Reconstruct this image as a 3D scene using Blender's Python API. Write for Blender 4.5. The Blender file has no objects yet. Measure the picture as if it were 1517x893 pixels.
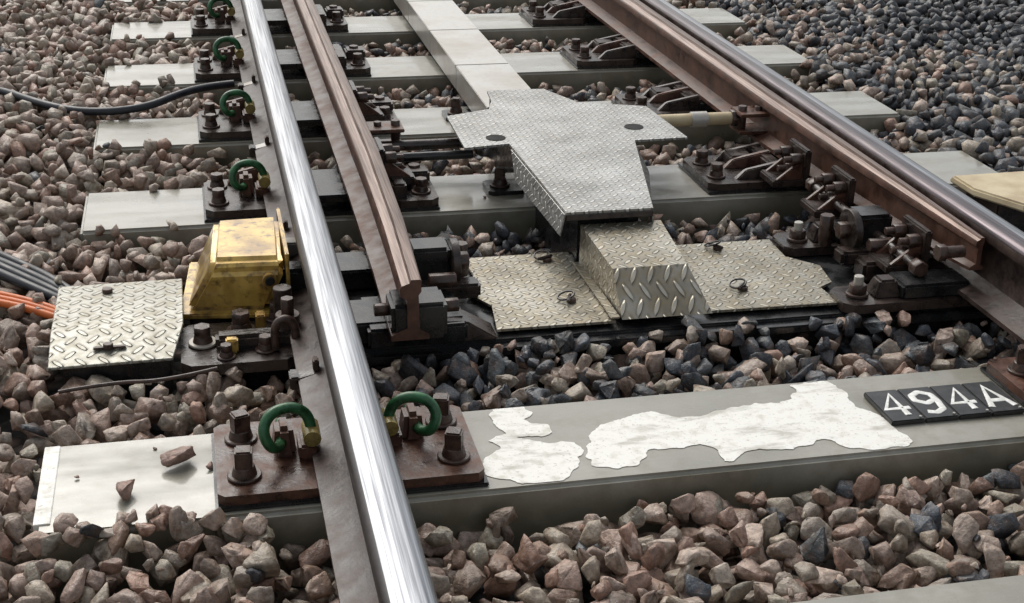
import bpy, bmesh, math, random, numpy as np
import mathutils
from mathutils import Vector, Matrix, Euler
from mathutils import noise as mnoise
random.seed(7); rng=np.random.default_rng(11)
sc=bpy.context.scene
sc.view_settings.view_transform='Standard'
try: sc.view_settings.look='None'
except Exception: pass
sc.view_settings.exposure=0
COL=sc.collection

# ------------------------------------------------ camera
ps,th,ro=.2324,.4144,.0253
F=Vector((math.sin(ps)*math.cos(th),math.cos(ps)*math.cos(th),-math.sin(th)))
R0=Vector((math.cos(ps),-math.sin(ps),0));U0=R0.cross(F)
R=math.cos(ro)*R0+math.sin(ro)*U0;U=-math.sin(ro)*R0+math.cos(ro)*U0
cd=bpy.data.cameras.new('camera');co=bpy.data.objects.new('camera',cd);COL.objects.link(co)
cd.sensor_width=36;cd.lens=2072.5/1517*36;cd.clip_start=.05;cd.clip_end=2000
co.matrix_world=Matrix(((R[0],U[0],-F[0],-.2261),(R[1],U[1],-F[1],-2.1764),(R[2],U[2],-F[2],1.2714),(0,0,0,1)))
sc.camera=co

# ------------------------------------------------ light
w=bpy.data.worlds.new('World');sc.world=w;w.use_nodes=True
nt=w.node_tree;nt.nodes.clear()
sky=nt.nodes.new('ShaderNodeTexSky');sky.sky_type='NISHITA';sky.sun_disc=False
sky.sun_elevation=math.radians(48);sky.sun_rotation=math.radians(-15)
sky.air_density=1.5;sky.dust_density=4
hs=nt.nodes.new('ShaderNodeHueSaturation');hs.inputs['Saturation'].default_value=.3
bg=nt.nodes.new('ShaderNodeBackground');bg.inputs[1].default_value=.15
wo=nt.nodes.new('ShaderNodeOutputWorld')
nt.links.new(sky.outputs[0],hs.inputs['Color']);nt.links.new(hs.outputs[0],bg.inputs[0]);nt.links.new(bg.outputs[0],wo.inputs[0])
sl=bpy.data.lights.new('sun','SUN');sl.energy=1.4;sl.angle=math.radians(45);sl.color=(1,.97,.91)
so=bpy.data.objects.new('sun',sl);COL.objects.link(so)
el=math.radians(48);az=math.radians(-15)
sd=Vector((math.sin(az)*math.cos(el),math.cos(az)*math.cos(el),math.sin(el)))
so.rotation_euler=sd.to_track_quat('Z','Y').to_euler();so.location=(0,0,20)

# ------------------------------------------------ material helpers
class NB:
    def __init__(s,name):
        s.m=bpy.data.materials.new(name);s.m.use_nodes=True;s.t=s.m.node_tree
        s.b=s.t.nodes['Principled BSDF'];s.geo=s.t.nodes.new('ShaderNodeNewGeometry');s.pos=s.geo.outputs['Position']
    def n(s,t,**k):
        x=s.t.nodes.new(t)
        for a,b in k.items(): setattr(x,a,b)
        return x
    def set(s,sock,v):
        if hasattr(v,'links') or hasattr(v,'is_output'): s.t.links.new(v,sock)
        else: sock.default_value=v
    def math(s,op,a,b=0.0,c=None):
        x=s.n('ShaderNodeMath',operation=op);s.set(x.inputs[0],a);s.set(x.inputs[1],b)
        if c is not None: s.set(x.inputs[2],c)
        return x.outputs[0]
    def noise(s,scale,detail=4,vec=None,stretch=None,rough=.55,rot=0):
        v=vec or s.pos
        if stretch:
            mp=s.n('ShaderNodeMapping');mp.inputs['Scale'].default_value=stretch;mp.inputs['Rotation'].default_value=(0,0,rot);s.t.links.new(v,mp.inputs[0]);v=mp.outputs[0]
        x=s.n('ShaderNodeTexNoise');x.inputs['Scale'].default_value=scale;x.inputs['Detail'].default_value=detail
        x.inputs['Roughness'].default_value=rough
        s.t.links.new(v,x.inputs['Vector']);return x.outputs[0]
    def ramp(s,f,stops):
        r=s.n('ShaderNodeValToRGB');s.t.links.new(f,r.inputs[0]);e=r.color_ramp.elements
        while len(e)<len(stops): e.new(.5)
        for i,(p,c) in enumerate(stops):
            e[i].position=p;e[i].color=(c,c,c,1) if not hasattr(c,'__len__') else (*c,1)
        return r.outputs[0]
    def mix(s,f,a,b,mode='MIX'):
        x=s.n('ShaderNodeMix',data_type='RGBA',blend_type=mode)
        s.set(x.inputs[0],f)
        for i,v in ((6,a),(7,b)):
            if hasattr(v,'is_output'): s.t.links.new(v,x.inputs[i])
            else: x.inputs[i].default_value=(*v,1)
        return x.outputs[2]
    def col(s,v):
        s.t.links.new(v,s.b.inputs['Base Color']) if hasattr(v,'is_output') else setattr(s.b.inputs['Base Color'],'default_value',(*v,1))
    def rough(s,v): s.set(s.b.inputs['Roughness'],v)
    def metal(s,v): s.set(s.b.inputs['Metallic'],v)
    def coat(s,w_,r): s.set(s.b.inputs['Coat Weight'],w_);s.set(s.b.inputs['Coat Roughness'],r)
    def bump(s,h,strength=.5,dist=.003,prev=None):
        x=s.n('ShaderNodeBump');x.inputs['Strength'].default_value=strength;x.inputs['Distance'].default_value=dist
        if prev is not None: s.t.links.new(prev,x.inputs['Normal'])
        s.t.links.new(h,x.inputs['Height']);s.t.links.new(x.outputs[0],s.b.inputs['Normal']);return x.outputs[0]

def m_rust(name,dark,light,rough=(.28,.6),sc_=28,bump=.5):
    k=NB(name);n1=k.noise(sc_,6);n2=k.noise(sc_*5,3)
    f=k.math('ADD',k.math('MULTIPLY',n1,.75),k.math('MULTIPLY',n2,.3))
    k.col(k.ramp(f,[(.38,dark),(.68,light)]))
    k.rough(k.ramp(n1,[(.35,rough[0]),(.65,rough[1])]));k.bump(f,bump,.002);return k.m
M_iron=m_rust('dark_wet_iron',(.012,.010,.010),(.055,.036,.028),(.18,.45),28,.8)
M_rust=m_rust('rusty_cast_iron',(.03,.015,.011),(.13,.055,.033),(.22,.6),28,.9)
M_bolt=m_rust('bolt_rust',(.02,.013,.011),(.09,.05,.035),(.25,.5),60,.8)
M_side=m_rust('rail_side_rust',(.018,.013,.012),(.085,.055,.044),(.28,.55),20,.8)
M_flank=m_rust('rail_head_flank',(.014,.012,.013),(.045,.038,.038),(.35,.55),14)
M_swit=m_rust('switch_rail_brown',(.045,.020,.013),(.135,.062,.040),(.35,.62),18)
M_black=m_rust('black_greased_steel',(.006,.007,.008),(.025,.024,.024),(.12,.4),20,.3)
M_hole=m_rust('dark_hole',(.004,.004,.004),(.008,.008,.008),(.8,.9),20,.3)
M_rubber=m_rust('cable_rubber',(.008,.01,.014),(.02,.023,.03),(.35,.5),30,.1)
M_orange=m_rust('orange_cable',(.5,.11,.02),(.68,.18,.04),(.35,.5),30,.1)
M_green=m_rust('green_clip_paint',(.012,.04,.015),(.025,.14,.05),(.25,.45),45,.5)
M_gold=m_rust('olive_insulator',(.12,.09,.025),(.32,.25,.08),(.2,.4),40,.2)

k=NB('polished_rail_steel')
n1=k.noise(9,5,stretch=(26,.35,6));n2=k.noise(60,3)
k.col(k.ramp(n1,[(.32,(.14,.145,.16)),(.5,(.27,.28,.30)),(.68,(.44,.45,.475))]));k.metal(1.0)
k.rough(k.ramp(n1,[(.3,.46),(.7,.3)]));k.bump(n1,.15,.001);M_head=k.m
k=NB('dull_rail_head')
n1=k.noise(9,5,stretch=(30,.6,6))
k.col(k.ramp(n1,[(.3,(.04,.033,.035)),(.7,(.12,.10,.11))]));k.metal(.8)
k.rough(k.ramp(n1,[(.3,.4),(.7,.22)]));k.bump(n1,.15,.001);M_dull=k.m
k=NB('machined_blade_edge')
n1=k.noise(9,5,stretch=(30,.6,6))
k.col(k.ramp(n1,[(.35,(.08,.047,.035)),(.65,(.24,.17,.14))]));k.metal(.4);k.rough(.38);M_edge=k.m

k=NB('wet_concrete')
n1=k.noise(3.2,6);n2=k.noise(22,6);n3=k.noise(180,4);n4=k.noise(5,5,stretch=(.5,2.5,1),rot=.3)
c=k.mix(k.ramp(n1,[(.35,0),(.65,1)]),(.205,.20,.165),(.325,.315,.275))
c=k.mix(k.ramp(n4,[(.42,.45),(.62,0)]),c,(.165,.15,.105))
c=k.mix(k.ramp(n2,[(.45,0),(.75,.5)]),c,(.16,.14,.095))
c=k.mix(k.ramp(n3,[(.6,0),(.75,.4)]),c,(.38,.37,.33))
c=k.mix(k.ramp(n3,[(.25,.5),(.36,0)]),c,(.08,.075,.06))
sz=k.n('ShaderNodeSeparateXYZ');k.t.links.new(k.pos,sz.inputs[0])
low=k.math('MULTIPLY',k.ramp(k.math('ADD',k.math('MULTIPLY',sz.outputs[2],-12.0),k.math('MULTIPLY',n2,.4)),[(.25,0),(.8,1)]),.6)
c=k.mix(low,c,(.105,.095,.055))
k.col(c);k.rough(k.ramp(n1,[(.38,.25),(.62,.55)]));k.coat(k.ramp(n4,[(.4,1.0),(.62,.2)]),k.ramp(n2,[(.3,.05),(.7,.25)]))
k.bump(k.math('ADD',k.math('MULTIPLY',n3,.35),n2),.3,.002);M_conc=k.m
k=NB('white_road_paint')
n1=k.noise(34,7);n2=k.noise(6,7,stretch=(1,3.5,1),rot=.7,rough=.65);n3=k.noise(150,4)
c=k.mix(k.ramp(n1,[(.52,0),(.68,.6)]),(.76,.75,.70),(.50,.475,.40))
c=k.mix(k.ramp(n2,[(.36,.8),(.47,0)]),c,(.40,.385,.33))
c=k.mix(k.ramp(n3,[(.60,0),(.68,.6)]),c,(.32,.31,.26))
k.col(c);k.rough(k.ramp(n1,[(.3,.3),(.7,.6)]));k.bump(n1,.3,.002);M_white=k.m
k=NB('tile_black');k.col(k.ramp(k.noise(50,5),[(.4,(.01,.011,.012)),(.7,(.035,.035,.035))]));k.rough(.35);k.bump(k.noise(60),.1,.001);M_tile=k.m
k=NB('letter_white');k.col(k.ramp(k.noise(80),[(.4,(.62,.62,.58)),(.6,(.8,.8,.77))]));k.rough(.4);M_let=k.m

def m_checker(name,ang,cell,tint,base_dark,stain,met=.55,hm=.7,rm=.55):
    k=NB(name)
    sp=k.n('ShaderNodeSeparateXYZ');k.t.links.new(k.pos,sp.inputs[0])
    sn=k.n('ShaderNodeSeparateXYZ');k.t.links.new(k.geo.outputs['True Normal'],sn.inputs[0])
    side=k.math('GREATER_THAN',k.math('ABSOLUTE',sn.outputs[0]),.5);ns=k.math('SUBTRACT',1.0,side)
    u=k.math('ADD',k.math('MULTIPLY',sp.outputs[0],ns),k.math('MULTIPLY',sp.outputs[2],side))
    vv=k.math('SUBTRACT',sp.outputs[1],k.math('MULTIPLY',k.math('MULTIPLY',sp.outputs[2],.36),ns))
    cb=k.n('ShaderNodeCombineXYZ');k.t.links.new(u,cb.inputs[0]);k.t.links.new(vv,cb.inputs[1])
    mp=k.n('ShaderNodeMapping');mp.inputs['Rotation'].default_value=(0,0,ang)
    mp.inputs['Scale'].default_value=(1/cell,)*3
    k.t.links.new(cb.outputs[0],mp.inputs[0])
    sx=k.n('ShaderNodeSeparateXYZ');k.t.links.new(mp.outputs[0],sx.inputs[0])
    x,y=sx.outputs[0],sx.outputs[1]
    fx=k.math('SUBTRACT',k.math('FRACT',x),.5);fy=k.math('SUBTRACT',k.math('FRACT',y),.5)
    par=k.math('FLOORED_MODULO',k.math('ADD',k.math('FLOOR',x),k.math('FLOOR',y)),2.0)
    inv=k.math('SUBTRACT',1.0,par)
    a=k.math('ADD',k.math('MULTIPLY',fx,par),k.math('MULTIPLY',fy,inv))
    b=k.math('ADD',k.math('MULTIPLY',fy,par),k.math('MULTIPLY',fx,inv))
    a=k.math('DIVIDE',a,.56);b=k.math('DIVIDE',b,.17)
    d=k.math('ADD',k.math('MULTIPLY',a,a),k.math('MULTIPLY',b,b))
    h=k.math('MAXIMUM',k.math('SUBTRACT',1.0,d),0.0);h=k.math('MINIMUM',k.math('MULTIPLY',h,1.8),1.0)
    ring=k.math('MULTIPLY',k.math('LESS_THAN',d,2.4),k.math('GREATER_THAN',d,.85))
    n1=k.noise(7,6);n2=k.noise(45,5);n5=k.noise(16,5)
    c=k.mix(k.ramp(n1,[(.35,0),(.68,1)]),base_dark,tint)
    c=k.mix(k.ramp(n2,[(.45,0),(.7,.7)]),c,stain)
    c=k.mix(k.math('MULTIPLY',ring,k.math('MULTIPLY',k.ramp(n5,[(.35,.3),(.65,1)]),rm)),c,tuple(v*.35 for v in stain))
    c=k.mix(k.math('MULTIPLY',h,k.math('MULTIPLY',k.ramp(n5,[(.3,1),(.7,.4)]),hm)),c,tuple(min(1,v*1.6) for v in tint))
    k.col(c);k.metal(met);k.rough(k.ramp(n2,[(.35,.28),(.7,.5)]))
    k.bump(k.math('ADD',h,k.math('MULTIPLY',n2,.12)),1.0,.005);return k.m
M_chkT=m_checker('checker_plate_steel',.7854,.0235,(.46,.46,.45),(.24,.235,.22),(.29,.27,.23),.6,.75,.7)
M_chkL=m_checker('checker_plate_worn',.7854,.028,(.45,.43,.37),(.23,.205,.155),(.27,.215,.13),.6,.6,.5)
M_chkO=m_checker('checker_plate_dull',.7854,.031,(.34,.335,.29),(.23,.225,.19),(.26,.225,.15),.25,.3,.7)
k=NB('galvanised_channel')
n1=k.noise(5,5);n2=k.noise(60,4)
c=k.mix(k.ramp(n1,[(.42,0),(.7,.7)]),(.44,.425,.39),(.27,.215,.15));c=k.mix(k.ramp(n2,[(.5,0),(.8,.5)]),c,(.26,.23,.20))
k.col(c);k.metal(.15);k.rough(.38);k.coat(.4,.15);k.bump(n2,.15,.001);M_galv=k.m
k=NB('yellow_cover_paint')
n1=k.noise(12,7,stretch=(1,1,.5));n2=k.noise(48,6)
c=k.mix(k.ramp(n1,[(.42,0),(.62,1)]),(.60,.40,.09),(.27,.155,.035));c=k.mix(k.ramp(n2,[(.52,0),(.68,.85)]),c,(.09,.05,.02))
k.col(c);k.metal(.3);k.rough(.28);k.coat(.6,.1);k.bump(n1,.6,.003);M_yel=k.m
k=NB('tan_cover_paint')
n1=k.noise(12,6);c=k.mix(k.ramp(n1,[(.4,0),(.65,.8)]),(.56,.47,.30),(.38,.29,.17));k.col(c);k.rough(.5);M_tan=k.m

# ------------------------------------------------ mesh helpers
def empty(name,loc=(0,0,0)):
    e=bpy.data.objects.new(name,None);e.empty_display_size=.1;e.location=loc;COL.objects.link(e);return e
def mk(name,bm,mat,parent=None,bev=0,seg=2,smooth=False):
    if bev>0:
        bmesh.ops.bevel(bm,geom=[e for e in bm.edges if len(e.link_faces)==2 and e.calc_face_angle(0)>.3],offset=bev,segments=seg,affect='EDGES',clamp_overlap=True)
    bmesh.ops.recalc_face_normals(bm,faces=bm.faces)
    me=bpy.data.meshes.new(name);bm.to_mesh(me);bm.free()
    for m in (mat if isinstance(mat,list) else [mat]): me.materials.append(m)
    if smooth or bev>0:
        for p in me.polygons: p.use_smooth=True
        me.set_sharp_from_angle(angle=math.radians(35 if bev>0 else 40))
    o=bpy.data.objects.new(name,me);COL.objects.link(o)
    if parent: o.parent=parent
    return o
def box(name,x0,x1,y0,y1,z0,z1,mat,parent=None,bev=.003,rz=0,rx=0,ry=0):
    bm=bmesh.new();bmesh.ops.create_cube(bm,size=1)
    bmesh.ops.scale(bm,vec=(abs(x1-x0),abs(y1-y0),abs(z1-z0)),verts=bm.verts)
    o=mk(name,bm,mat,parent,bev);o.location=((x0+x1)/2,(y0+y1)/2,(z0+z1)/2);o.rotation_euler=(rx,ry,rz);return o
def cyl(name,c,r,h,mat,parent=None,axis='Z',seg=24,r2=None,bev=.0015):
    bm=bmesh.new();bmesh.ops.create_cone(bm,cap_ends=True,segments=seg,radius1=r,radius2=r if r2 is None else r2,depth=h)
    o=mk(name,bm,mat,parent,bev,1);o.location=c
    if axis=='X': o.rotation_euler=(0,math.pi/2,0)
    if axis=='Y': o.rotation_euler=(math.pi/2,0,0)
    return o
def prism(name,pts,z0,z1,mat,parent=None,bev=.002):
    bm=bmesh.new();a=[bm.verts.new((x,y,z0)) for x,y in pts];b=[bm.verts.new((x,y,z1)) for x,y in pts]
    n=len(pts);bm.faces.new(b);bm.faces.new(a[::-1])
    for i in range(n): bm.faces.new((a[i],a[(i+1)%n],b[(i+1)%n],b[i]))
    return mk(name,bm,mat,parent,bev,1)
def hull(name,vs,mat,parent=None,bev=.004):
    bm=bmesh.new()
    for v in vs: bm.verts.new(v)
    bmesh.ops.convex_hull(bm,input=bm.verts);bmesh.ops.dissolve_limit(bm,angle_limit=.05,verts=bm.verts,edges=bm.edges)
    return mk(name,bm,mat,parent,bev,2)
def tube(name,pts,r,mat,parent=None,cyc=False,res=4,order=3):
    cu=bpy.data.curves.new(name,'CURVE');cu.dimensions='3D';cu.bevel_depth=r;cu.bevel_resolution=res;cu.use_fill_caps=True;cu.resolution_u=8
    sp=cu.splines.new('NURBS');sp.points.add(len(pts)-1)
    for i,p in enumerate(pts): sp.points[i].co=(*p,1)
    sp.order_u=order;sp.use_endpoint_u=not cyc;sp.use_cyclic_u=cyc
    cu.materials.append(mat);o=bpy.data.objects.new(name,cu);COL.objects.link(o)
    if parent:o.parent=parent
    return o
def sweep(name,prof,stations,mats,matfn,parent=None):
    bm=bmesh.new();rings=[]
    for (y,dx,dz,sx,sz) in stations: rings.append([bm.verts.new((x*sx+dx,y,z*sz+dz)) for x,z in prof])
    n=len(prof)
    for a,b in zip(rings,rings[1:]):
        for i in range(n):
            f=bm.faces.new((a[i],a[(i+1)%n],b[(i+1)%n],b[i]));f.material_index=matfn(i,(prof[i][0]+prof[(i+1)%n][0])/2,(prof[i][1]+prof[(i+1)%n][1])/2)
    bm.faces.new(rings[0][::-1]);bm.faces.new(rings[-1])
    return mk(name,bm,mats,parent,0,smooth=True)

# ------------------------------------------------ rails
half=[(.070,0),(.070,.010),(.030,.022),(.012,.034),(.008,.05),(.008,.115),(.013,.124),(.034,.132),(.036,.136),(.036,.155),(.0335,.162),(.027,.167),(.014,.1695)]
prof=[(x,z) for x,z in half]+[(0,.170)]+[(-x,z) for x,z in half[::-1]]
ys=[-6,-2,0,2,4,8,14]
sweep('steel_rail',prof,[(y,0,.03,1,1) for y in ys],[M_side,M_head,M_flank],lambda i,x,z:(1 if (z>.166 or (x>0 and z>.157)) else 2) if z>.14 else 0)
sweep('steel_rail',prof,[(y,1.505,.03,1,1) for y in ys],[M_side,M_dull,M_head],lambda i,x,z:(2 if z>.167 and x>-.0 else 1) if z>.15 else 0)
bp=[(-.055,0),(.042,0),(.042,.010),(.018,.022),(.015,.1),(.022,.108),(.022,.132),(.018,.135),(-.004,.135),(-.008,.128),(-.028,.122),(-.032,.116),(-.032,.1),(-.014,.09),(-.014,.026),(-.055,.012)]
def bladefn(i,x,z): return 1 if z>.12 else 0
sweep('switch_rail',bp,[(.37,.172,.050,.8,.98),(.7,.185,.053,.9,1),(1.2,.195,.055,1,1),(3,.20,.055,1.05,1.02),(8,.22,.055,1.1,1.04)],[M_swit,M_edge],bladefn)
sweep('switch_rail',bp,[(.41,1.452,.100,.35,.57),(.75,1.443,.075,.55,.80),(1.1,1.436,.060,.75,.93),(1.5,1.43,.055,.9,.98),(3,1.425,.055,.95,1.0),(8,1.40,.055,1.05,1.03)],[M_swit,M_edge],bladefn)
for y in (.27,1.04,1.74,2.43,3.12,3.8):
    e=empty('rail_foot_clip')
    box('clip',-.078,-.03,y-.02,y+.02,.034,.046,M_galv if y>.5 else M_iron,e,.003,ry=-.25);box('clip_jaw',-.086,-.066,y-.02,y+.02,.018,.046,M_iron,e,.003)
    box('clip_tail',-.04,-.028,y-.012,y+.012,.05,.075,M_bolt,e,.003)

# ------------------------------------------------ sleepers
P=.6923
sleeper_y=[-2*P,-P,0,2*P,3*P,4*P,5*P,6*P,7*P,8*P,9*P,10*P]
for y in sleeper_y:
    bm=bmesh.new();bmesh.ops.create_cube(bm,size=1);bmesh.ops.scale(bm,vec=(2.59,.30,.22),verts=bm.verts)
    o=mk('concrete_sleeper',bm,M_conc,None,.008,3);o.location=(.765,y,-.11);o.rotation_euler=(0,0,random.uniform(-.003,.003))

# ------------------------------------------------ bolts / plates / clips
def bolt(p,x,y,z,idx,s=1.0,nut=False):
    cyl('washer_%s'%idx,(x,y,z+.003*s),.028*s,.006*s,M_bolt,p)
    cyl('collar_%s'%idx,(x,y,z+.013*s),.021*s,.016*s,M_bolt,p,r2=.017*s)
    if nut: cyl('nut_%s'%idx,(x,y,z+.030*s),.019*s,.022*s,M_bolt,p,seg=6)
    else:
        o=box('head_%s'%idx,x-.014*s,x+.014*s,y-.014*s,y+.014*s,z+.018*s,z+.052*s,M_bolt,p,.003,rz=random.uniform(-.5,.5))
def clip(p,x,y,z,sg,idx):
    pts=[(-.005,.06,.03),(-.005,.02,.03),(-.010,-.03,.030),(-.030,-.052,.040),(-.042,-.045,.068),(-.028,-.030,.092),(.004,-.020,.098),(.030,-.018,.088),(.042,-.020,.068),(.044,-.022,.050)]
    dy=random.uniform(-.006,.006);dz=random.uniform(-.004,.004)
    tube('spring_clip_%d'%idx,[(x+sg*a,y+b+dy*(c>.05),z+c+dz*(c>.06)) for a,b,c in pts],.0098,M_green,p)
    tube('clip_insulator_%d'%idx,[(x+sg*.043,y-.046,z+.048),(x+sg*.043,y-.02,z+.050),(x+sg*.043,y+.004,z+.050)],.0155,M_gold,p)
    hull('clip_housing_%d'%idx,[(x+sg*a,y+b,z+c) for a in (-.024,.018) for b in (-.022,.045) for c in (0,)]+[(x+sg*a,y+b,z+.058) for a in (-.018,.012) for b in (-.016,.035)],M_rust,p,.009)
    box('clip_foot_%d'%idx,x+sg*.02,x+sg*.055,y-.035,y+.03,z,z+.03,M_rust,p,.005)
def rounded(x0,x1,y0,y1,c=.018):
    return [(x0+c,y0),(x1-c,y0),(x1,y0+c),(x1,y1-c),(x1-c,y1),(x0+c,y1),(x0,y1-c),(x0,y0+c)]
def plain_plate(xc,y):
    e=empty('rail_baseplate')
    box('pad',xc-.24,xc+.225,y-.135,y+.13,.0005,.008,M_black,e,.002)
    prism('plate',rounded(xc-.235,xc+.22,y-.128,y+.125,.012),.006,.026,M_rust,e,.003)
    i=0
    for sx in (-1,1):
        for sy in (-.068,.062):
            i+=1;bolt(e,xc+sx*.188*(1 if sx<0 else .93),y+sy,.026,i,1.05)
    clip(e,xc-.112,y+.0,.026,1,1);clip(e,xc+.112,y+.02,.022,-1,2)
    return e
plain_plate(0,0);plain_plate(1.555,0)
plain_plate(0,-P);plain_plate(1.505,-P)

def slide_side(e,y,xend,xrail,tag):
    s=1 if xrail>xend else -1
    x0,x1=min(xend,xrail),max(xend,xrail)
    prism('plate_'+tag,rounded(x0,x1,y-.125,y+.125,.02),.006,.028,M_iron,e,.003)
    i=0
    for sy in (-.06,.06):
        i+=1;bolt(e,xend+s*.04,y+sy,.028,'%s%d'%(tag,i),.95,nut=True)
    for sy in (-.085,0.012,.085):
        a=xend+s*.085;b=xrail-s*.005
        hull('rib_%s_%d'%(tag,int((sy+.1)*1000)),[(a,y+sy-.012,.026),(a,y+sy+.012,.026),(b,y+sy-.014,.026),(b,y+sy+.014,.026),(a+s*.03,y+sy-.008,.054),(a+s*.03,y+sy+.008,.054),(b,y+sy-.01,.075),(b,y+sy+.01,.075)],M_rust if abs(sy)<.05 else M_iron,e,.003)
    box('shoulder_'+tag,min(xrail-s*.04,xrail),max(xrail-s*.04,xrail),y-.10,y+.10,.026,.066,M_iron,e,.006)
    box('bridge_'+tag,min(xrail-s*.12,xrail-s*.05),max(xrail-s*.12,xrail-s*.05),y+.012,y+.085,.026,.060,M_iron,e,.006)
def switch_chair(y):
    e=empty('rail_baseplate')
    box('pad',-.225,.385,y-.132,y+.132,.0005,.008,M_black,e,.002)
    prism('plate_outer',rounded(-.22,0.05,y-.125,y+.125,.02),.006,.0275,M_iron,e,.003)
    for i,sy in enumerate((-.065,.06)): bolt(e,-.185,y+sy,.0275,i,.95,nut=True)
    clip(e,-.108,y-.01,.027,1,1)
    hull('side_lug',[(-.16,y+.07,.027),(-.16,y+.1,.027),(-.07,y+.07,.027),(-.07,y+.1,.027),(-.14,y+.075,.06),(-.14,y+.095,.06),(-.075,y+.075,.075),(-.075,y+.095,.075)],M_rust,e)
    box('slide_table',.055,.27,y-.11,y+.11,.0285,.049,M_black,e,.004)
    slide_side(e,y,.385,.262,'in')
    e=empty('rail_baseplate')
    box('pad',1.135,1.74,y-.132,y+.132,.0005,.008,M_black,e,.002)
    box('slide_table',1.36,1.455,y-.11,y+.11,.0285,.049,M_black,e,.004)
    slide_side(e,y,1.14,1.37,'in')
    prism('plate_outer',rounded(1.50,1.73,y-.125,y+.125,.02),.006,.0265,M_iron,e,.003)
    clip(e,1.615,y,.026,-1,1)
    for i,sy in enumerate((-.065,.06)): bolt(e,1.69,y+sy,.0265,i,.95,nut=True)
for y in sleeper_y[3:]: switch_chair(y)

# ------------------------------------------------ hollow steel bearer (tray)
e=empty('steel_bearer_tray')
box('tray_body',-.26,1.95,.452,.905,-.15,-.004,M_black,e,.004)
box('front_flange',-.05,1.9,.425,.458,-.03,-.012,M_black,e,.003)
for i in range(9): box('web_%d'%i,.1+.19*i,.125+.19*i,.43,.456,-.13,-.035,M_iron,e,.003)
box('left_slide_table',.05,.30,.47,.60,.0,.048,M_black,e,.005)
box('left_slide_table_back',.05,.30,.76,.88,.0,.048,M_black,e,.005)
hull('left_wedge_plate',[(.18,.445,0),(.37,.445,0),(.37,.53,0),(.18,.53,0),(.2,.45,.05),(.30,.45,.045),(.2,.52,.05),(.30,.52,.045)],M_iron,e)
for j,(yy,xe) in enumerate(((.49,1.16),(.84,1.165))):
    prism('side_plate_%d'%j,rounded(xe,1.55,yy-.055,yy+.055,.02),.0,.022,M_iron,e,.003)
    cyl('stud_washer_%d'%j,(xe+.05,yy,.026),.026,.008,M_bolt,e);cyl('stud_nut_%d'%j,(xe+.05,yy,.040),.021,.02,M_bolt,e,seg=6);cyl('stud_%d'%j,(xe+.05,yy,.055),.011,.03,M_galv,e)
    hull('lug_a_%d'%j,[(xe+.08,yy-.03,.02),(xe+.08,yy+.03,.02),(xe+.15,yy-.03,.02),(xe+.15,yy+.03,.02),(xe+.095,yy-.02,.062),(xe+.095,yy+.02,.062),(xe+.135,yy-.02,.062),(xe+.135,yy+.02,.062)],M_iron,e,.005)
    box('raised_table_%d'%j,xe+.14,1.47,yy-.045,yy+.045,.02,.056,M_black,e,.006)
box('right_link',1.28,1.62,.60,.66,.0,.05,M_iron,e,.008)

# ------------------------------------------------ checker plates
def thick_poly(name,outline,z,mat,parent,t=.006): return prism(name,outline,z,z+t,mat,parent,.0012)
e=empty('checker_plate_cover')
top=[(.635,1.86),(.81,1.86),(.875,1.70),(1.065,1.63),(1.083,1.315),(.93,1.31),(.905,1.2),(.812,.785),(.60,.785),(.592,1.1),(.585,1.33),(.46,1.31),(.466,1.61),(.60,1.665),(.625,1.75)]
thick_poly('top_plate',top,.144,M_chkT,e)
def quad(name,vs,mat,parent,t=.004):
    bm=bmesh.new();f=bm.faces.new([bm.verts.new(v) for v in vs])
    bm.normal_update();n=f.normal.copy()
    r=bmesh.ops.extrude_face_region(bm,geom=[f]);bmesh.ops.translate(bm,vec=-n*t,verts=[v for v in r['geom'] if isinstance(v,bmesh.types.BMVert)])
    return mk(name,bm,mat,parent,.001,1)
quad('side_skirt_left',[(.586,1.30,.1435),(.60,.787,.1435),(.590,.789,.090),(.572,1.18,.095)],M_chkT,e)
quad('side_skirt_right',[(.93,1.30,.1435),(.812,.787,.1435),(.82,.789,.090),(.94,1.20,.095)],M_chkT,e)
quad('front_lip',[(.60,.786,.1435),(.812,.786,.1435),(.812,.784,.130),(.60,.784,.130)],M_iron,e)
box('support_box',.64,.79,.82,1.85,-.08,.135,M_black,e,.004)
for i,(hx,hy) in enumerate(((.560,1.385),(.965,1.43))): cyl('lifting_hole_%d'%i,(hx,hy,.1505),.027,.002,M_hole,e,bev=0,seg=32)
e=empty('checker_plate_ramp')
L=[(.80,.112),(.56,.097),(.468,.014)];xs=[(.640,.838),(.648,.822),(.648,.856)]
bm=bmesh.new();rows=[]
for (y,z),(a,b) in zip(L,xs): rows.append([bm.verts.new((a,y,z)),bm.verts.new((b,y,z))])
for r1,r2 in zip(rows,rows[1:]): bm.faces.new((r1[0],r2[0],r2[1],r1[1]))
low=[[bm.verts.new((r[0].co.x,r[0].co.y,.013)),bm.verts.new((r[1].co.x,r[1].co.y,.013))] for r in rows[:2]]
bm.faces.new((rows[0][0],low[0][0],low[1][0],rows[1][0]));bm.faces.new((rows[1][0],low[1][0],rows[2][0]))
bm.faces.new((rows[0][1],rows[1][1],low[1][1],low[0][1]));bm.faces.new((rows[1][1],rows[2][1],low[1][1]))
bm.faces.new((rows[0][0],rows[0][1],low[0][1],low[0][0]))
mk('ramp_sheet',bm,M_chkL,e,.003,2)
box('ramp_foot_left',.625,.645,.475,.80,.0135,.018,M_chkL,e,.001)
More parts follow.
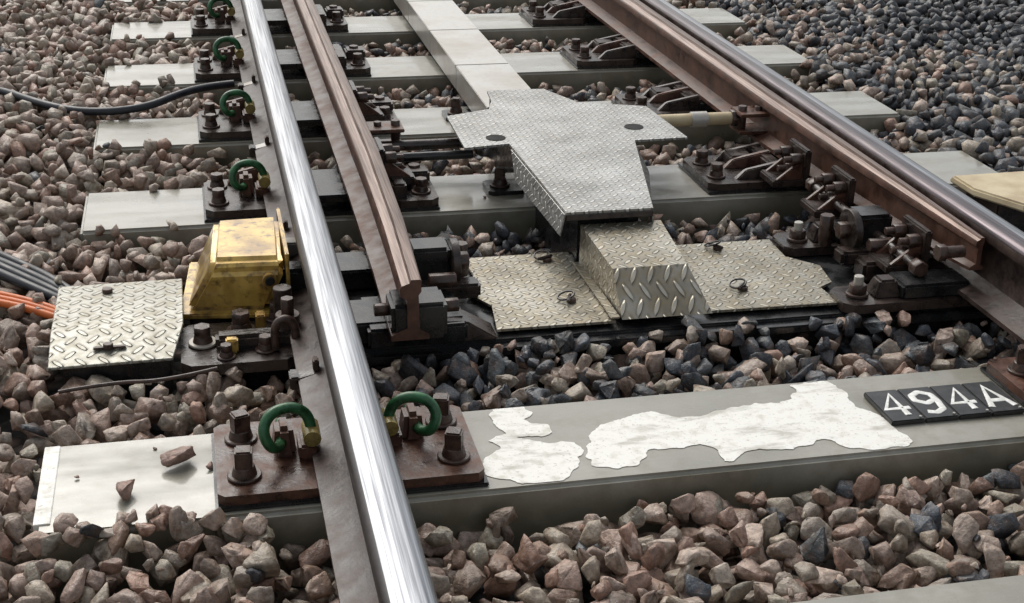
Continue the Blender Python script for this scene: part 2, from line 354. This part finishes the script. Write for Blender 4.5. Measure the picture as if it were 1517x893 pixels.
def latch(p,x,y,z,i,a):
    pts=[(x+.020*math.cos(t),y+.016*math.sin(t),z+.012+.006*math.sin(t+a)) for t in [j*math.pi/4 for j in range(8)]]
    tube('latch_ring_%d'%i,pts,.0022,M_black,p,cyc=True)
    cyl('latch_post_%d'%i,(x+.01,y-.01,z+.004),.011,.010,M_bolt,p)
    box('latch_pin_%d'%i,x-.018,x+.026,y-.016,y-.009,z+.008,z+.015,M_iron,p,.002,rz=a)
e=empty('checker_plate')
thick_poly('plate',[(.375,.86),(.395,.885),(.635,.885),(.635,.475),(.37,.475),(.385,.60),(.345,.68),(.38,.78)],.004,M_chkL,e)
latch(e,.56,.845,.01,1,.4);latch(e,.555,.60,.01,2,1.2)
e=empty('checker_plate')
thick_poly('plate',[(.858,.49),(.866,.885),(1.16,.885),(1.155,.77),(1.215,.70),(1.20,.60),(1.16,.575),(1.165,.485)],.004,M_chkL,e)
latch(e,.995,.85,.01,1,2.2);latch(e,.965,.60,.01,2,.8)
e=empty('checker_plate')
bm=bmesh.new();g=[]
for (y,z) in ((.77,.052),(.53,.052),(.415,.028)): g.append([bm.verts.new((-.545,y,z-.002)),bm.verts.new((-.282 if y>.5 else -.305,y,z))])
for a,b in zip(g,g[1:]): bm.faces.new((a[0],b[0],b[1],a[1]))
r=bmesh.ops.extrude_face_region(bm,geom=bm.faces[:]);bmesh.ops.translate(bm,vec=(0,0,-.006),verts=[v for v in r['geom'] if isinstance(v,bmesh.types.BMVert)])
mk('plate',bm,M_chkO,e,.0015,1)
box('support',-.52,-.31,.43,.74,-.06,.021,M_black,e,.003)
cyl('fixing_1',(-.44,.72,.055),.011,.010,M_bolt,e);cyl('fixing_2',(-.43,.46,.044),.010,.012,M_bolt,e);box('fixing_bar',-.46,-.395,.455,.467,.038,.043,M_bolt,e,.002)

# ------------------------------------------------ channel cover
e=empty('rodding_channel_cover')
y=1.84;j=0
while y<9:
    y2=y+.52
    box('cover_%d'%j,.632,.815,y,y2-.006,.092,.104,M_galv,e,.002)
    box('side_l_%d'%j,.634,.638,y,y2-.006,.02,.092,M_galv,e,.001);box('side_r_%d'%j,.809,.813,y,y2-.006,.02,.092,M_galv,e,.001)
    y=y2;j+=1
box('inner_tray',.645,.80,1.9,9,.002,.06,M_black,e,.002)

# ------------------------------------------------ yellow covers
e=empty('yellow_motor_cover')
hull('hood',[(-.275,.635,.03),(-.105,.615,.03),(-.065,.88,.03),(-.25,.90,.03),(-.225,.625,.120),(-.215,.645,.143),(-.070,.635,.143),(-.064,.615,.120),(-.06,.88,.148),(-.20,.875,.148)],M_yel,e,.014)
hull('end_flange',[(-.062,.62,.06),(-.054,.62,.06),(-.062,.91,.06),(-.054,.91,.06),(-.062,.63,.152),(-.054,.63,.152),(-.062,.90,.160),(-.054,.90,.160)],M_yel,e,.003)
hull('bottom_rim',[(-.29,.62,.018),(-.1,.598,.018),(-.055,.9,.018),(-.265,.92,.018),(-.29,.62,.03),(-.1,.598,.03),(-.055,.9,.03),(-.265,.92,.03)],M_yel,e,.003)
cyl('key_hole_rim',(-.098,.614,.100),.016,.014,M_yel,e,axis='Y');cyl('key_hole',(-.098,.606,.100),.010,.006,M_hole,e,axis='Y')
box('base',-.27,-.07,.63,.89,-.09,.02,M_iron,e,.004)
e=empty('tan_cover_plate')
hull('top',[(1.77,1.09,.080),(1.77,.98,.080),(1.84,.84,.080),(2.12,.84,.080),(2.12,1.10,.080),(1.765,1.10,.06),(1.765,.97,.06),(1.835,.83,.06),(2.13,.83,.06),(2.13,1.11,.06)],M_tan,e,.005)
box('leg',1.80,2.08,.90,1.06,-.08,.062,M_iron,e,.004)
e=empty('lock_linkage')
prism('bracket_plate',rounded(-.29,-.06,.40,.60,.02),-.01,.014,M_iron,e,.003)
for i,(x,y,s) in enumerate(((-.245,.50,1.0),(-.165,.55,1.1),(-.085,.60,1.0),(-.12,.45,.8),(-.20,.43,.7))): bolt(e,x,y,.014,i,s,nut=True)
cyl('galv_washer',(-.245,.50,.018),.030,.006,M_galv,e)
box('yellow_tab_1',-.20,-.175,.445,.465,.014,.044,M_yel,e,.003);box('yellow_tab_2',-.135,-.115,.52,.55,.014,.06,M_yel,e,.003)
box('drive_arm',-.09,.02,.66,.72,.045,.10,M_black,e,.008);box('drive_arm_low',-.22,.0,.46,.50,.014,.045,M_iron,e,.008)
cyl('pivot',(-.07,.50,.050),.026,.04,M_bolt,e);cyl('pivot_bolt',(-.07,.50,.085),.015,.04,M_bolt,e,seg=6)
cyl('pivot_2',(-.075,.57,.06),.020,.08,M_iron,e)
tube('shackle',[(-.10,.44,.02),(-.105,.44,.07),(-.08,.44,.09),(-.055,.44,.07),(-.06,.44,.02)],.009,M_bolt,e)
box('galv_link',-.06,.03,.86,.90,.05,.085,M_galv,e,.004)

# ------------------------------------------------ blade brackets / stretcher rods
def bracket(x,y,s,name='blade_bracket'):
    e=empty(name)
    box('foot',min(x,x+s*.10),max(x,x+s*.10),y-.05,y+.05,.04,.062,M_iron,e,.004)
    box('upright',min(x,x+s*.018),max(x,x+s*.018),y-.06,y+.06,.05,.145,M_iron,e,.004)
    for i,(dy,z) in enumerate(((-.035,.115),(.035,.115),(0,.08))):
        cyl('bolt_%d'%i,(x+s*.035,y+dy,z),.017,.03,M_bolt,e,axis='X',seg=6);cyl('stud_%d'%i,(x+s*.055,y+dy,z),.009,.03,M_bolt,e,axis='X')
    for sy in (-.045,.03): hull('gusset_%d'%int(sy*1000),[(x,y+sy,.06),(x,y+sy+.012,.06),(x+s*.09,y+sy,.06),(x+s*.09,y+sy+.012,.06),(x,y+sy,.13),(x,y+sy+.012,.13)],M_rust,e,.002)
    return e
bracket(.235,1.40,1);bracket(1.385,1.22,-1);bracket(.235,2.0,1)
def clamp(x,y,s):
    e=empty('clamp_lock')
    box('jaw',min(x,x+s*.09),max(x,x+s*.09),y-.03,y+.05,.03,.125,M_black,e,.008)
    cyl('lock_disc',(x+s*.10,y-.01,.085),.052,.018,M_iron,e,axis='X',seg=40);cyl('disc_boss',(x+s*.118,y-.01,.085),.022,.03,M_bolt,e,axis='X',seg=6)
    box('lower_arm',min(x,x+s*.15),max(x,x+s*.15),y-.08,y-.03,.02,.055,M_iron,e,.006)
    cyl('pin',(x+s*.06,y-.09,.075),.017,.06,M_bolt,e,axis='X',seg=6)
    cyl('post',(x+s*.13,y+.06,.06),.018,.08,M_bolt,e,seg=6)
clamp(.215,.70,1);clamp(1.40,.74,-1)
bracket(1.41,.60,-1);bracket(1.40,.98,-1)
e=empty('locking_rod')
cyl('rod',(1.36,.80,.075),.012,.62,M_iron,e,axis='Y');cyl('rod_nut',(1.36,.50,.075),.02,.03,M_bolt,e,axis='Y',seg=6);cyl('rod_nut_b',(1.36,1.08,.075),.02,.03,M_bolt,e,axis='Y',seg=6)
cyl('toe_stud',(1.40,.44,.135),.014,.06,M_bolt,e,axis='X');cyl('toe_stud_nut',(1.375,.44,.135),.02,.02,M_bolt,e,axis='X',seg=6)
box_e=empty('blade_toe_block')
box('block',.13,.245,.375,.47,.045,.125,M_black,box_e,.008);box('sole',.09,.30,.44,.62,.001,.045,M_black,box_e,.006)
cyl('bolt',(.26,.42,.10),.015,.03,M_bolt,box_e,axis='X',seg=6);cyl('bolt_b',(.115,.42,.10),.014,.03,M_bolt,box_e,axis='X',seg=6)
e=empty('stretcher_bar')
cyl('rod_left',(.37,1.56,.085),.015,.30,M_iron,e,axis='X');cyl('rod_left_2',(.37,1.50,.07),.013,.30,M_black,e,axis='X')
cyl('rod_right',(1.16,1.60,.112),.0185,.34,M_tan,e,axis='X')
cyl('sleeve',(1.22,1.60,.112),.023,.05,M_galv,e,axis='X');cyl('rod_nut',(1.335,1.60,.112),.026,.03,M_bolt,e,axis='X',seg=6)
for x,s in ((.235,1),(1.43,-1)):
    box('jaw_top_%d'%s,min(x,x+s*.10),max(x,x+s*.10),1.54,1.63,.128,.138,M_rust,e,.002);box('jaw_bottom_%d'%s,min(x,x+s*.10),max(x,x+s*.10),1.54,1.63,.075,.085,M_rust,e,.002)
    cyl('jaw_pin_%d'%s,(x+s*.08,1.585,.115),.014,.075,M_bolt,e,seg=6);cyl('jaw_pin_b_%d'%s,(x+s*.03,1.585,.135),.012,.03,M_bolt,e,seg=6)
for x,y in ((.575,1.39),(.586,2.10)):
    e=empty('anchor_bolt');prism('plate',rounded(x-.04,x+.06,y-.05,y+.05,.01),.001,.012,M_black,e,.002);bolt(e,x,y,.012,1,1.0)

# ------------------------------------------------ cables
def cable(pts,r,mat): tube('cable',pts,r,mat)
cable([(-1.6,2.95,.03),(-1.1,2.72,.03),(-.86,2.56,.025),(-.68,2.33,.02),(-.54,2.24,.02),(-.38,2.24,.03),(-.27,2.33,.05),(-.18,2.40,.05),(-.1,2.42,.05)],.013,M_rubber)
for i in range(4): cable([(-1.6,1.5+.03*i,.02),(-1.0,1.17+.02*i,.035+.006*(i%2)),(-.80,1.04+.027*i,.04+.008*(i%2)),(-.66,.90+.033*i,.025),(-.54,.80+.03*i,.0),(-.45,.74,-.02)],.012,M_rubber)
for i in range(3): cable([(-1.6,.98+.03*i,.02),(-1.0,.88+.022*i,.03),(-.78,.80+.025*i,.035),(-.64,.76+.02*i,.02),(-.53,.70+.02*i,-.0),(-.45,.66,-.02)],.0085,M_orange)
cable([(-.52,.33,.015),(-.42,.345,.02),(-.32,.335,.018),(-.22,.35,.03)],.004,M_bolt)

# ------------------------------------------------ paint and number plates
A='288,145 345,149 356,113 342,81 379,60 367,23 309,21 349,1 414,-19 406,-72 353,-145 299,-141 270,-123 220,-86 230,-52 270,-10 254,18 290,50 279,92'
B='444,-4 477,43 535,59 580,73 652,43 710,55 785,69 863,69 894,108 900,136 958,139 979,134 994,90 989,33 1016,-15 1030,-98 1022,-130 948,-139 897,-118 873,-82 808,-109 719,-100 667,-132 652,-68 586,-68 535,-66 501,-114 434,-106 419,-62'
def paint(s):
    pts=[tuple(float(v)/1000 for v in q.split(',')) for q in s.split()];out=[];n=len(pts)
    for i in range(n):
        p0,p1,p2,p3=[Vector(pts[(i+d)%n]) for d in (-1,0,1,2)]
        for t in [j/12 for j in range(12)]:
            v=.5*((2*p1)+(p2-p0)*t+(2*p0-5*p1+4*p2-p3)*t*t+(3*p1-p0-3*p2+p3)*t**3)
            o1=mnoise.noise_vector(Vector((v.x*45,v.y*45,0)))*.009+mnoise.noise_vector(Vector((v.x*160,v.y*160,3)))*.0025
            out.append((v.x+o1.x,max(-.1395,min(.1395,v.y+o1.y))))
    tris=mathutils.geometry.tessellate_polygon([[Vector((x,y,0)) for x,y in out]])
    bm=bmesh.new();vs=[bm.verts.new((x,y,.0012)) for x,y in out]
    for t in tris:
        try: bm.faces.new([vs[i] for i in t])
        except ValueError: pass
    o=mk('white_paint_mark',bm,M_white)
    for p in o.data.polygons:
        if p.normal.z<0: p.flip()
paint(A);paint(B)
box('white_paint_mark',-.532,-.505,-.12,.14,-.02,.0025,M_white,None,.001)
e=empty('number_plate')
G={'4':[[(.034,0),(.034,.085),(.0,.028),(.05,.028)]],
'9':[[(.006,.006),(.024,.0),(.042,.012),(.047,.045),(.045,.072),(.025,.085),(.005,.072),(.003,.052),(.022,.038),(.044,.050)]],
'A':[[(.0,0),(.025,.085),(.05,0)],[(.010,.026),(.040,.026)]]}
for i,chh in enumerate('494A'):
    x0=1.022+i*.0705
    box('tile_%d'%i,x0,x0+.0695,-.062,.062,.0005,.011,M_tile,e,.002)
    for si,st in enumerate(G[chh]):
        cu=bpy.data.curves.new('digit','CURVE');cu.dimensions='3D';cu.bevel_depth=.0072;cu.bevel_resolution=3;cu.use_fill_caps=True
        if chh=='9':
            sp=cu.splines.new('NURBS');sp.order_u=3;sp.use_endpoint_u=True
        else: sp=cu.splines.new('POLY')
        sp.points.add(len(st)-1)
        for q,(a,b) in enumerate(st): sp.points[q].co=(a,b,0,1)
        cu.materials.append(M_let);t=bpy.data.objects.new('digit_%s_%d_%d'%(chh,i,si),cu);COL.objects.link(t);t.parent=e;t.location=(x0+.010,-.043,.0112);t.scale=(1,1,.2)
    cyl('screw_%d'%i,(x0+.062,-.054,.012),.0028,.003,M_galv,e,bev=0,seg=8)

# ------------------------------------------------ ground
k=NB('ballast_bed');v=k.n('ShaderNodeTexVoronoi');v.inputs['Scale'].default_value=22;k.t.links.new(k.pos,v.inputs['Vector'])
sep=k.n('ShaderNodeSeparateColor');k.t.links.new(v.outputs['Color'],sep.inputs[0])
c=k.ramp(sep.outputs[0],[(.1,(.04,.045,.055)),(.4,(.16,.11,.09)),(.9,(.26,.18,.15))])
c=k.mix(k.ramp(v.outputs['Distance'],[(.2,0),(.6,1)]),c,(.01,.009,.008))
k.col(c);k.rough(.6)
k.bump(k.math('SUBTRACT',1.0,v.outputs['Distance']),1,.03);M_bed=k.m
bm=bmesh.new();bmesh.ops.create_grid(bm,x_segments=40,y_segments=40,size=300)
o=mk('ground',bm,M_bed);o.location=(0,0,-.13)

# ------------------------------------------------ ballast
def variant(seed,bevel):
    r=random.Random(seed);bm=bmesh.new()
    n=r.randint(11,18)
    for i in range(n):
        v=Vector((r.gauss(0,1),r.gauss(0,1),r.gauss(0,1))).normalized()
        q=max(abs(c) for c in v);v=v*(1/(q**.6))*r.uniform(.82,1.0)
        bm.verts.new(v)
    res=bmesh.ops.convex_hull(bm,input=bm.verts)
    bmesh.ops.delete(bm,geom=[x for x in bm.verts if not x.link_faces],context='VERTS')
    bmesh.ops.dissolve_limit(bm,angle_limit=math.radians(14),verts=bm.verts,edges=bm.edges)
    if bevel:
        bmesh.ops.bevel(bm,geom=bm.edges[:],offset=.09,segments=1,affect='EDGES',clamp_overlap=True)
        bmesh.ops.triangulate(bm,faces=bm.faces)
        bmesh.ops.subdivide_edges(bm,edges=[e for e in bm.edges if e.calc_length()>.5],cuts=1,use_grid_fill=False)
        for v in bm.verts: v.co+=Vector((r.gauss(0,1),r.gauss(0,1),r.gauss(0,1)))*.025
    bmesh.ops.triangulate(bm,faces=bm.faces)
    bm.verts.index_update()
    V=np.array([v.co[:] for v in bm.verts]);T=np.array([[v.index for v in f.verts] for f in bm.faces]);bm.free();return V,T
VN=[variant(i,True) for i in range(30)];VF=[variant(100+i,False) for i in range(30)]
def inside_solid(x,y,m):
    for sy in sleeper_y:
        if abs(y-sy)<.15+m and -.53-m<x<2.06+m: return True
    if .445-m<y<.91+m and -.28<x<1.97: return True
    if .41<y<.76 and -.55<x<-.28: return True
    return False
def lvl(x,y):
    if x<-.5: h=-.004
    elif x<-.17: h=-.012
    elif x<2.0: h=-.058
    else: h=-.005+min(.05,.02*(x-2))
    if -.14<x<2 and .15<y<.45: h=-.034 if x>.15 else -.045
    if -.14<x<2 and y<-.15: h=-.052 if y>-.3 else -.042
    if x<-.15 and y<-.15: h=.0
    return h+.012*math.sin(3.1*x+1.7*y)*math.cos(2.3*y-1.1*x)
def pdark(x,y):
    s=math.sin(2.3*x+.7)*math.cos(1.9*y+.4)
    if x>2.05: return .60+.32*s+ (.15 if y>2.8 else 0)
    if x<-.1: return .015
    if .15<y<.5: return .46 if x>.15 else .1
    if y<-.15: return .03+ (.13 if x>.7 else 0)
    if .9<y<1.3: return .42
    return .22 if x>.1 else .03
pal_p=np.array([(.37,.265,.215),(.40,.30,.245),(.30,.205,.155),(.38,.32,.25),(.29,.225,.18),(.45,.355,.29),(.36,.305,.25),(.31,.275,.215),(.32,.20,.15)])
pal_d=np.array([(.045,.053,.065),(.065,.076,.09),(.032,.037,.045),(.10,.112,.12),(.06,.066,.07)])
inst=[]
def layer(x0,x1,y0,y1,sp,dz,jz,smin,smax,margin,keep=1.0):
    nx=int((x1-x0)/sp);ny=int((y1-y0)/sp)
    for i in range(nx):
        for j in range(ny):
            if keep<1 and random.random()>keep: continue
            x=x0+(i+.5*(j%2)+random.uniform(-.45,.45))*sp;y=y0+(j+random.uniform(-.45,.45))*sp
            if inside_solid(x,y,margin): continue
            s=random.uniform(smin,smax)*(1.25 if random.random()<.12 else 1)
            z=lvl(x,y)+dz+random.uniform(-jz,jz)
            inst.append((x,y,z,s))
layer(-1.6,4.6,-1.1,6.2,.052,-.042,.006,.025,.033,.0)
layer(-1.6,4.6,-1.1,6.2,.050,-.010,.010,.019,.034,.014)
layer(-1.6,4.6,-1.1,6.2,.070,.012,.008,.015,.027,.022,.5)
for i in range(18): inst.append((random.uniform(-.58,-.22),random.uniform(-.185,-.135),random.uniform(.0,.014),random.uniform(.016,.027)))
for sy in sleeper_y[3:8]:
    for i in range(7): inst.append((random.uniform(-.56,-.30),sy+random.choice((-1,1))*random.uniform(.12,.17),.006,random.uniform(.013,.026)))
for i in range(26): inst.append((random.uniform(.3,1.3),random.uniform(.395,.44),random.uniform(-.02,.0),random.uniform(.018,.027)))
for i in range(500):
    x,y=random.uniform(-.9,2.0),random.uniform(-.5,1.25)
    if not inside_solid(x,y,.012): inst.append((x,y,lvl(x,y)+.004,random.uniform(.006,.013)))
n_special=len(inst)
inst+= [(-.30,.04,.017,.024),(-.385,-.055,.018,.026),(-.245,.015,.006,.008),(-.47,.02,.004,.005),(-.34,.10,.002,.004),(.35,1.36,.003,.005),(.52,1.33,.003,.005),(.9,1.35,.003,.006)]
I=np.array(inst);N=len(I)
vid=rng.integers(0,30,N);near=I[:,1]<.9
def rotm(a,ids):
    q=rng.normal(size=(a,4));sp_=ids>=n_special;q[sp_,1]*=.12;q[sp_,2]*=.12
    q/=np.linalg.norm(q,axis=1)[:,None];w_,x,y,z=q.T
    return np.stack([1-2*(y*y+z*z),2*(x*y-z*w_),2*(x*z+y*w_),2*(x*y+z*w_),1-2*(x*x+z*z),2*(y*z-x*w_),2*(x*z-y*w_),2*(y*z+x*w_),1-2*(x*x+y*y)],1).reshape(a,3,3)
Vs=[];Ts=[];Cs=[];off=0
for flag,VV in ((True,VN),(False,VF)):
    for v in range(30):
        ids=np.where((vid==v)&(near==flag))[0]
        if len(ids)==0: continue
        V,T=VV[v];m=len(ids)
        an=np.stack([rng.uniform(.95,1.4,m),rng.uniform(.75,1.05,m),rng.uniform(.55,.85,m)],1)
        X=V[None]*an[:,None,:]*I[ids,3][:,None,None]
        X=np.einsum('nij,nkj->nki',rotm(m,ids),X)+I[ids,:3][:,None,:]
        col=np.zeros((m,3))
        for a,ii in enumerate(ids):
            d=random.random()<pdark(I[ii,0],I[ii,1]) and ii<n_special
            pl=pal_d if d else pal_p
            col[a]=pl[random.randrange(len(pl))]*random.uniform(.65,1.15)
            if ii>=n_special: col[a]=(.27,.17,.135)
        Vs.append(X.reshape(-1,3));Cs.append(np.repeat(col,len(V),axis=0))
        Ts.append((T[None]+(off+np.arange(m)*len(V))[:,None,None]).reshape(-1,3));off+=m*len(V)
V=np.concatenate(Vs);T=np.concatenate(Ts);Cc=np.concatenate(Cs)
me=bpy.data.meshes.new('ballast_stones')
me.vertices.add(len(V));me.vertices.foreach_set('co',V.astype(np.float32).ravel())
me.loops.add(T.size);me.loops.foreach_set('vertex_index',T.astype(np.int32).ravel())
me.polygons.add(len(T));me.polygons.foreach_set('loop_start',(np.arange(len(T))*3).astype(np.int32));
me.update(calc_edges=True)
at=me.color_attributes.new('stone','FLOAT_COLOR','POINT')
at.data.foreach_set('color',np.concatenate([Cc,np.ones((len(Cc),1))],1).astype(np.float32).ravel())
k=NB('ballast_stone')
a=k.n('ShaderNodeAttribute');a.attribute_name='stone'
n1=k.noise(110,5);n2=k.noise(420,3);n3=k.noise(25,3);n4=k.noise(50,4)
f=k.ramp(n1,[(.3,.65),(.7,1.3)])
c=k.mix(1.0,a.outputs['Color'],f,'MULTIPLY')
c=k.mix(k.ramp(n2,[(.58,0),(.70,.35)]),c,(.45,.39,.33))
c=k.mix(k.ramp(n2,[(.28,.5),(.42,0)]),c,(.04,.03,.025))
c=k.mix(k.ramp(n4,[(.35,.4),(.5,0)]),c,(.15,.09,.06))
k.col(c);k.rough(k.ramp(n3,[(.35,.3),(.65,.6)]))
b1=k.bump(n4,.6,.010);k.bump(k.math('ADD',n1,k.math('MULTIPLY',n2,.5)),.5,.003,b1)
me.materials.append(k.m)
o=bpy.data.objects.new('ballast_stones',me);COL.objects.link(o)
